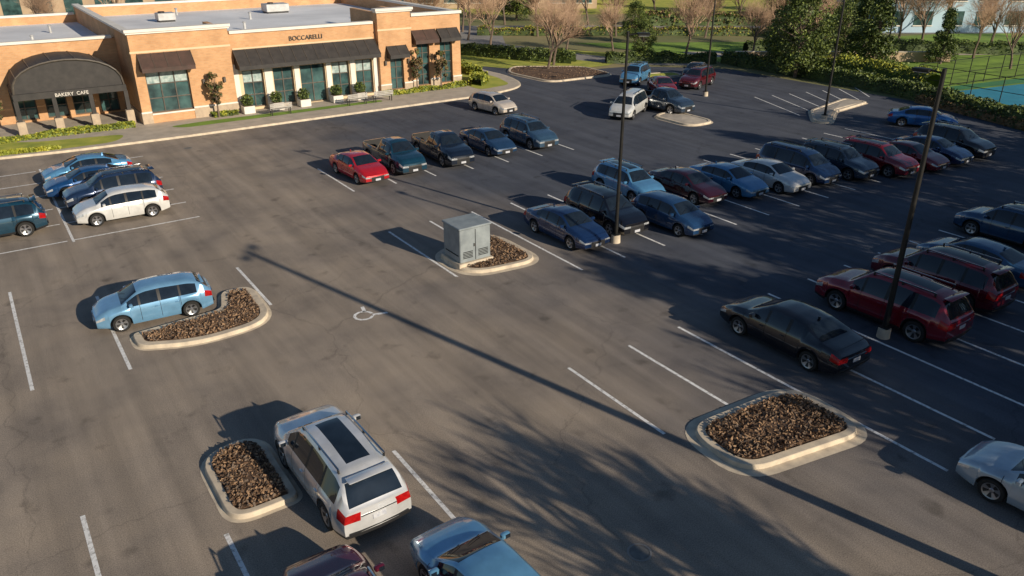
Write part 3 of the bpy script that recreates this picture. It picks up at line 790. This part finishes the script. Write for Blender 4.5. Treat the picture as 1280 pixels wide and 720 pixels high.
awning(10.6,14.4,64.4,4.35,5.3,1.0,'awnr'); awning(17.7,29.9,64.9,3.85,4.95,1.3,'awn'); awning(33.5,35.9,64.8,4.6,5.4,.9,'awnr'); awning(36.1,38.2,64.8,4.6,5.4,.9,'awn')
awning(30.8,32.7,64.4,3.6,4.3,.8,'awn')
obj("awnings",aw.mesh("awnings"),parent=B)
cn=MB(); n=14; x0,x1=2.3,9.5; y0,y1=65.4,70.17; zc=3.1; rx=(x1-x0)/2; rz=2.1; cx=(x0+x1)/2
arc=[(cx-rx*math.cos(math.pi*i/n),zc+rz*math.sin(math.pi*i/n)**.8) for i in range(n+1)]
for i in range(n):
    (a,za),(b,zb)=arc[i],arc[i+1]
    cn.poly([(a,y0,za),(b,y0,zb),(b,y1,zb),(a,y1,za)],'awn')
    cn.poly([(a,y0+.05,zc),(b,y0+.05,zc),(b,y0+.05,zb-.001),(a,y0+.05,za-.001)],'awn')
    cn.tube((a,y0-.03,za),(b,y0-.03,zb),.07,.07,'frame',5)
    if i%2==0 : cn.tube((a,y0,za+.02),(a,y1-.05,za+.02),.035,.035,'frame',4)
cn.box(x0-.1,x1+.1,y0-.15,y0+.04,zc-.45,zc-.003,'awn'); cn.box(x0-.1,x0+.1,y0+.045,y1,zc-.45,zc-.003,'awn'); cn.box(x1-.1,x1+.1,y0+.045,y1,zc-.45,zc-.003,'awn')
for x in (x0,x0+2.4,x1-2.4,x1):
    cn.box(x-.28,x+.28,y0-.25,y0+.31,zg,1.2,'stone',.03); cn.box(x-.14,x+.14,y0-.11,y0+.17,1.203,zc-.453,'awn')
obj("entrance_canopy",cn.mesh("entrance_canopy"),parent=B)
def letters(txt,x,y,z,size,k):
    cu=bpy.data.curves.new("lettering","FONT"); cu.body=txt; cu.size=size; cu.extrude=.04; cu.align_x='CENTER'; cu.materials.append(M[k])
    o=bpy.data.objects.new("lettering",cu); COL.objects.link(o); o.location=(x,y,z); o.rotation_euler=(R(90),0,0); o.parent=B
letters("BOCCARELLI",23.8,64.86,5.35,.5,'frame'); letters("BAKERY  CAFE",cx,65.2,zc-.38,.34,'cap')
wl=MB()
for x,y in ((15.0,64.4),(16.6,64.4),(30.6,64.4),(32.85,64.4),(35.85,64.8)):
    wl.box(x-.09,x+.09,y-.22,y-.003,2.7,3.1,'frame',.02)
obj("wall_lamps",wl.mesh("wall_lamps"),parent=B)
def planter(x,y):
    mb=MB(); mb.box(-.45,.45,-.45,.45,zg,.75,'cap',.03,taper=0); mb.box(-.38,.38,-.38,.38,.752,.77,'mulch')
    rnd=random.Random(int(x*9))
    for i in range(500):
        d=Vector((rnd.gauss(0,1),rnd.gauss(0,1),rnd.gauss(0,1))).normalized()*.5*rnd.random()**.4
        leafquad(mb,Vector((0,0,1.15))+d,.09,'leaf' if rnd.random()<.6 else 'leafd',rnd)
    obj("planter",mb.mesh("planter"),(x,y,0))
for x in (18.0,20.4,22.7,25.6,27.8): planter(x,63.9)
def bench(x,y,rot):
    mb=MB()
    for i in range(4): mb.box(-.9,.9,-.22+i*.12,-.13+i*.12,.44,.48,'wood')
    for i in range(3): mb.box(-.9,.9,.26,.30,.56+i*.13,.66+i*.13,'wood')
    for s in (-.75,.75):
        mb.box(s-.03,s+.03,-.2,-.14,0,.437,'metal'); mb.box(s-.03,s+.03,.2,.255,0,.95,'metal'); mb.box(s-.03,s+.03,-.138,.198,.40,.434,'metal')
    obj("park_bench",mb.mesh("park_bench"),(x,y,zg),rot)
bench(26.6,62.0,R(180)); bench(29.0,62.0,R(180)); bench(20,62,R(180))
sm_=leafy_mesh(33,3.4,.6,.35,1500,ls=.11,clumps=30,k=('leafb','leafd'))
obj("ornamental_tree",sm_,(15.6,63.7,zg)); obj("ornamental_tree",sm_,(35.85,63.8,zg),1.2); obj("ornamental_tree",sm_,(33.4,63.9,zg),2.2,scale=(.9,.9,1.1))
obj("ornamental_tree",sm_,(.8,66.5,zg),2.2)

# ------------------------------------------------------------ light, sky, camera
el=R(20.5); sdir=Vector((.264,-.9645,0))*math.cos(el); sdir.z=math.sin(el)
L=bpy.data.lights.new("sun","SUN"); L.energy=5; L.angle=R(.5); L.color=(1,.87,.68)
so=bpy.data.objects.new("sun",L); COL.objects.link(so); so.rotation_euler=(-sdir).to_track_quat('-Z','Y').to_euler(); so.location=(20,-40,40)
w=bpy.data.worlds.new("World"); SC.world=w; w.use_nodes=True; nt=w.node_tree
sk=nt.nodes.new("ShaderNodeTexSky"); sk.sky_type='NISHITA'; sk.sun_disc=False; sk.sun_elevation=el; sk.sun_rotation=math.atan2(sdir.x,sdir.y)
sk.air_density=1.1; sk.dust_density=.2; sk.ozone_density=3.0
nt.links.new(sk.outputs[0],nt.nodes["Background"].inputs[0]); nt.nodes["Background"].inputs[1].default_value=.068
cam=bpy.data.cameras.new("camera"); cam.sensor_width=36; cam.lens=970/1280*36; cam.clip_end=4000; cam.clip_start=.1
co=bpy.data.objects.new("camera",cam); COL.objects.link(co); co.location=(0,0,14); co.rotation_euler=(R(90-25.13),0,-math.atan2(.5657,.8246))
SC.camera=co
SC.view_settings.view_transform='Standard'; SC.view_settings.look='None'; SC.view_settings.exposure=0
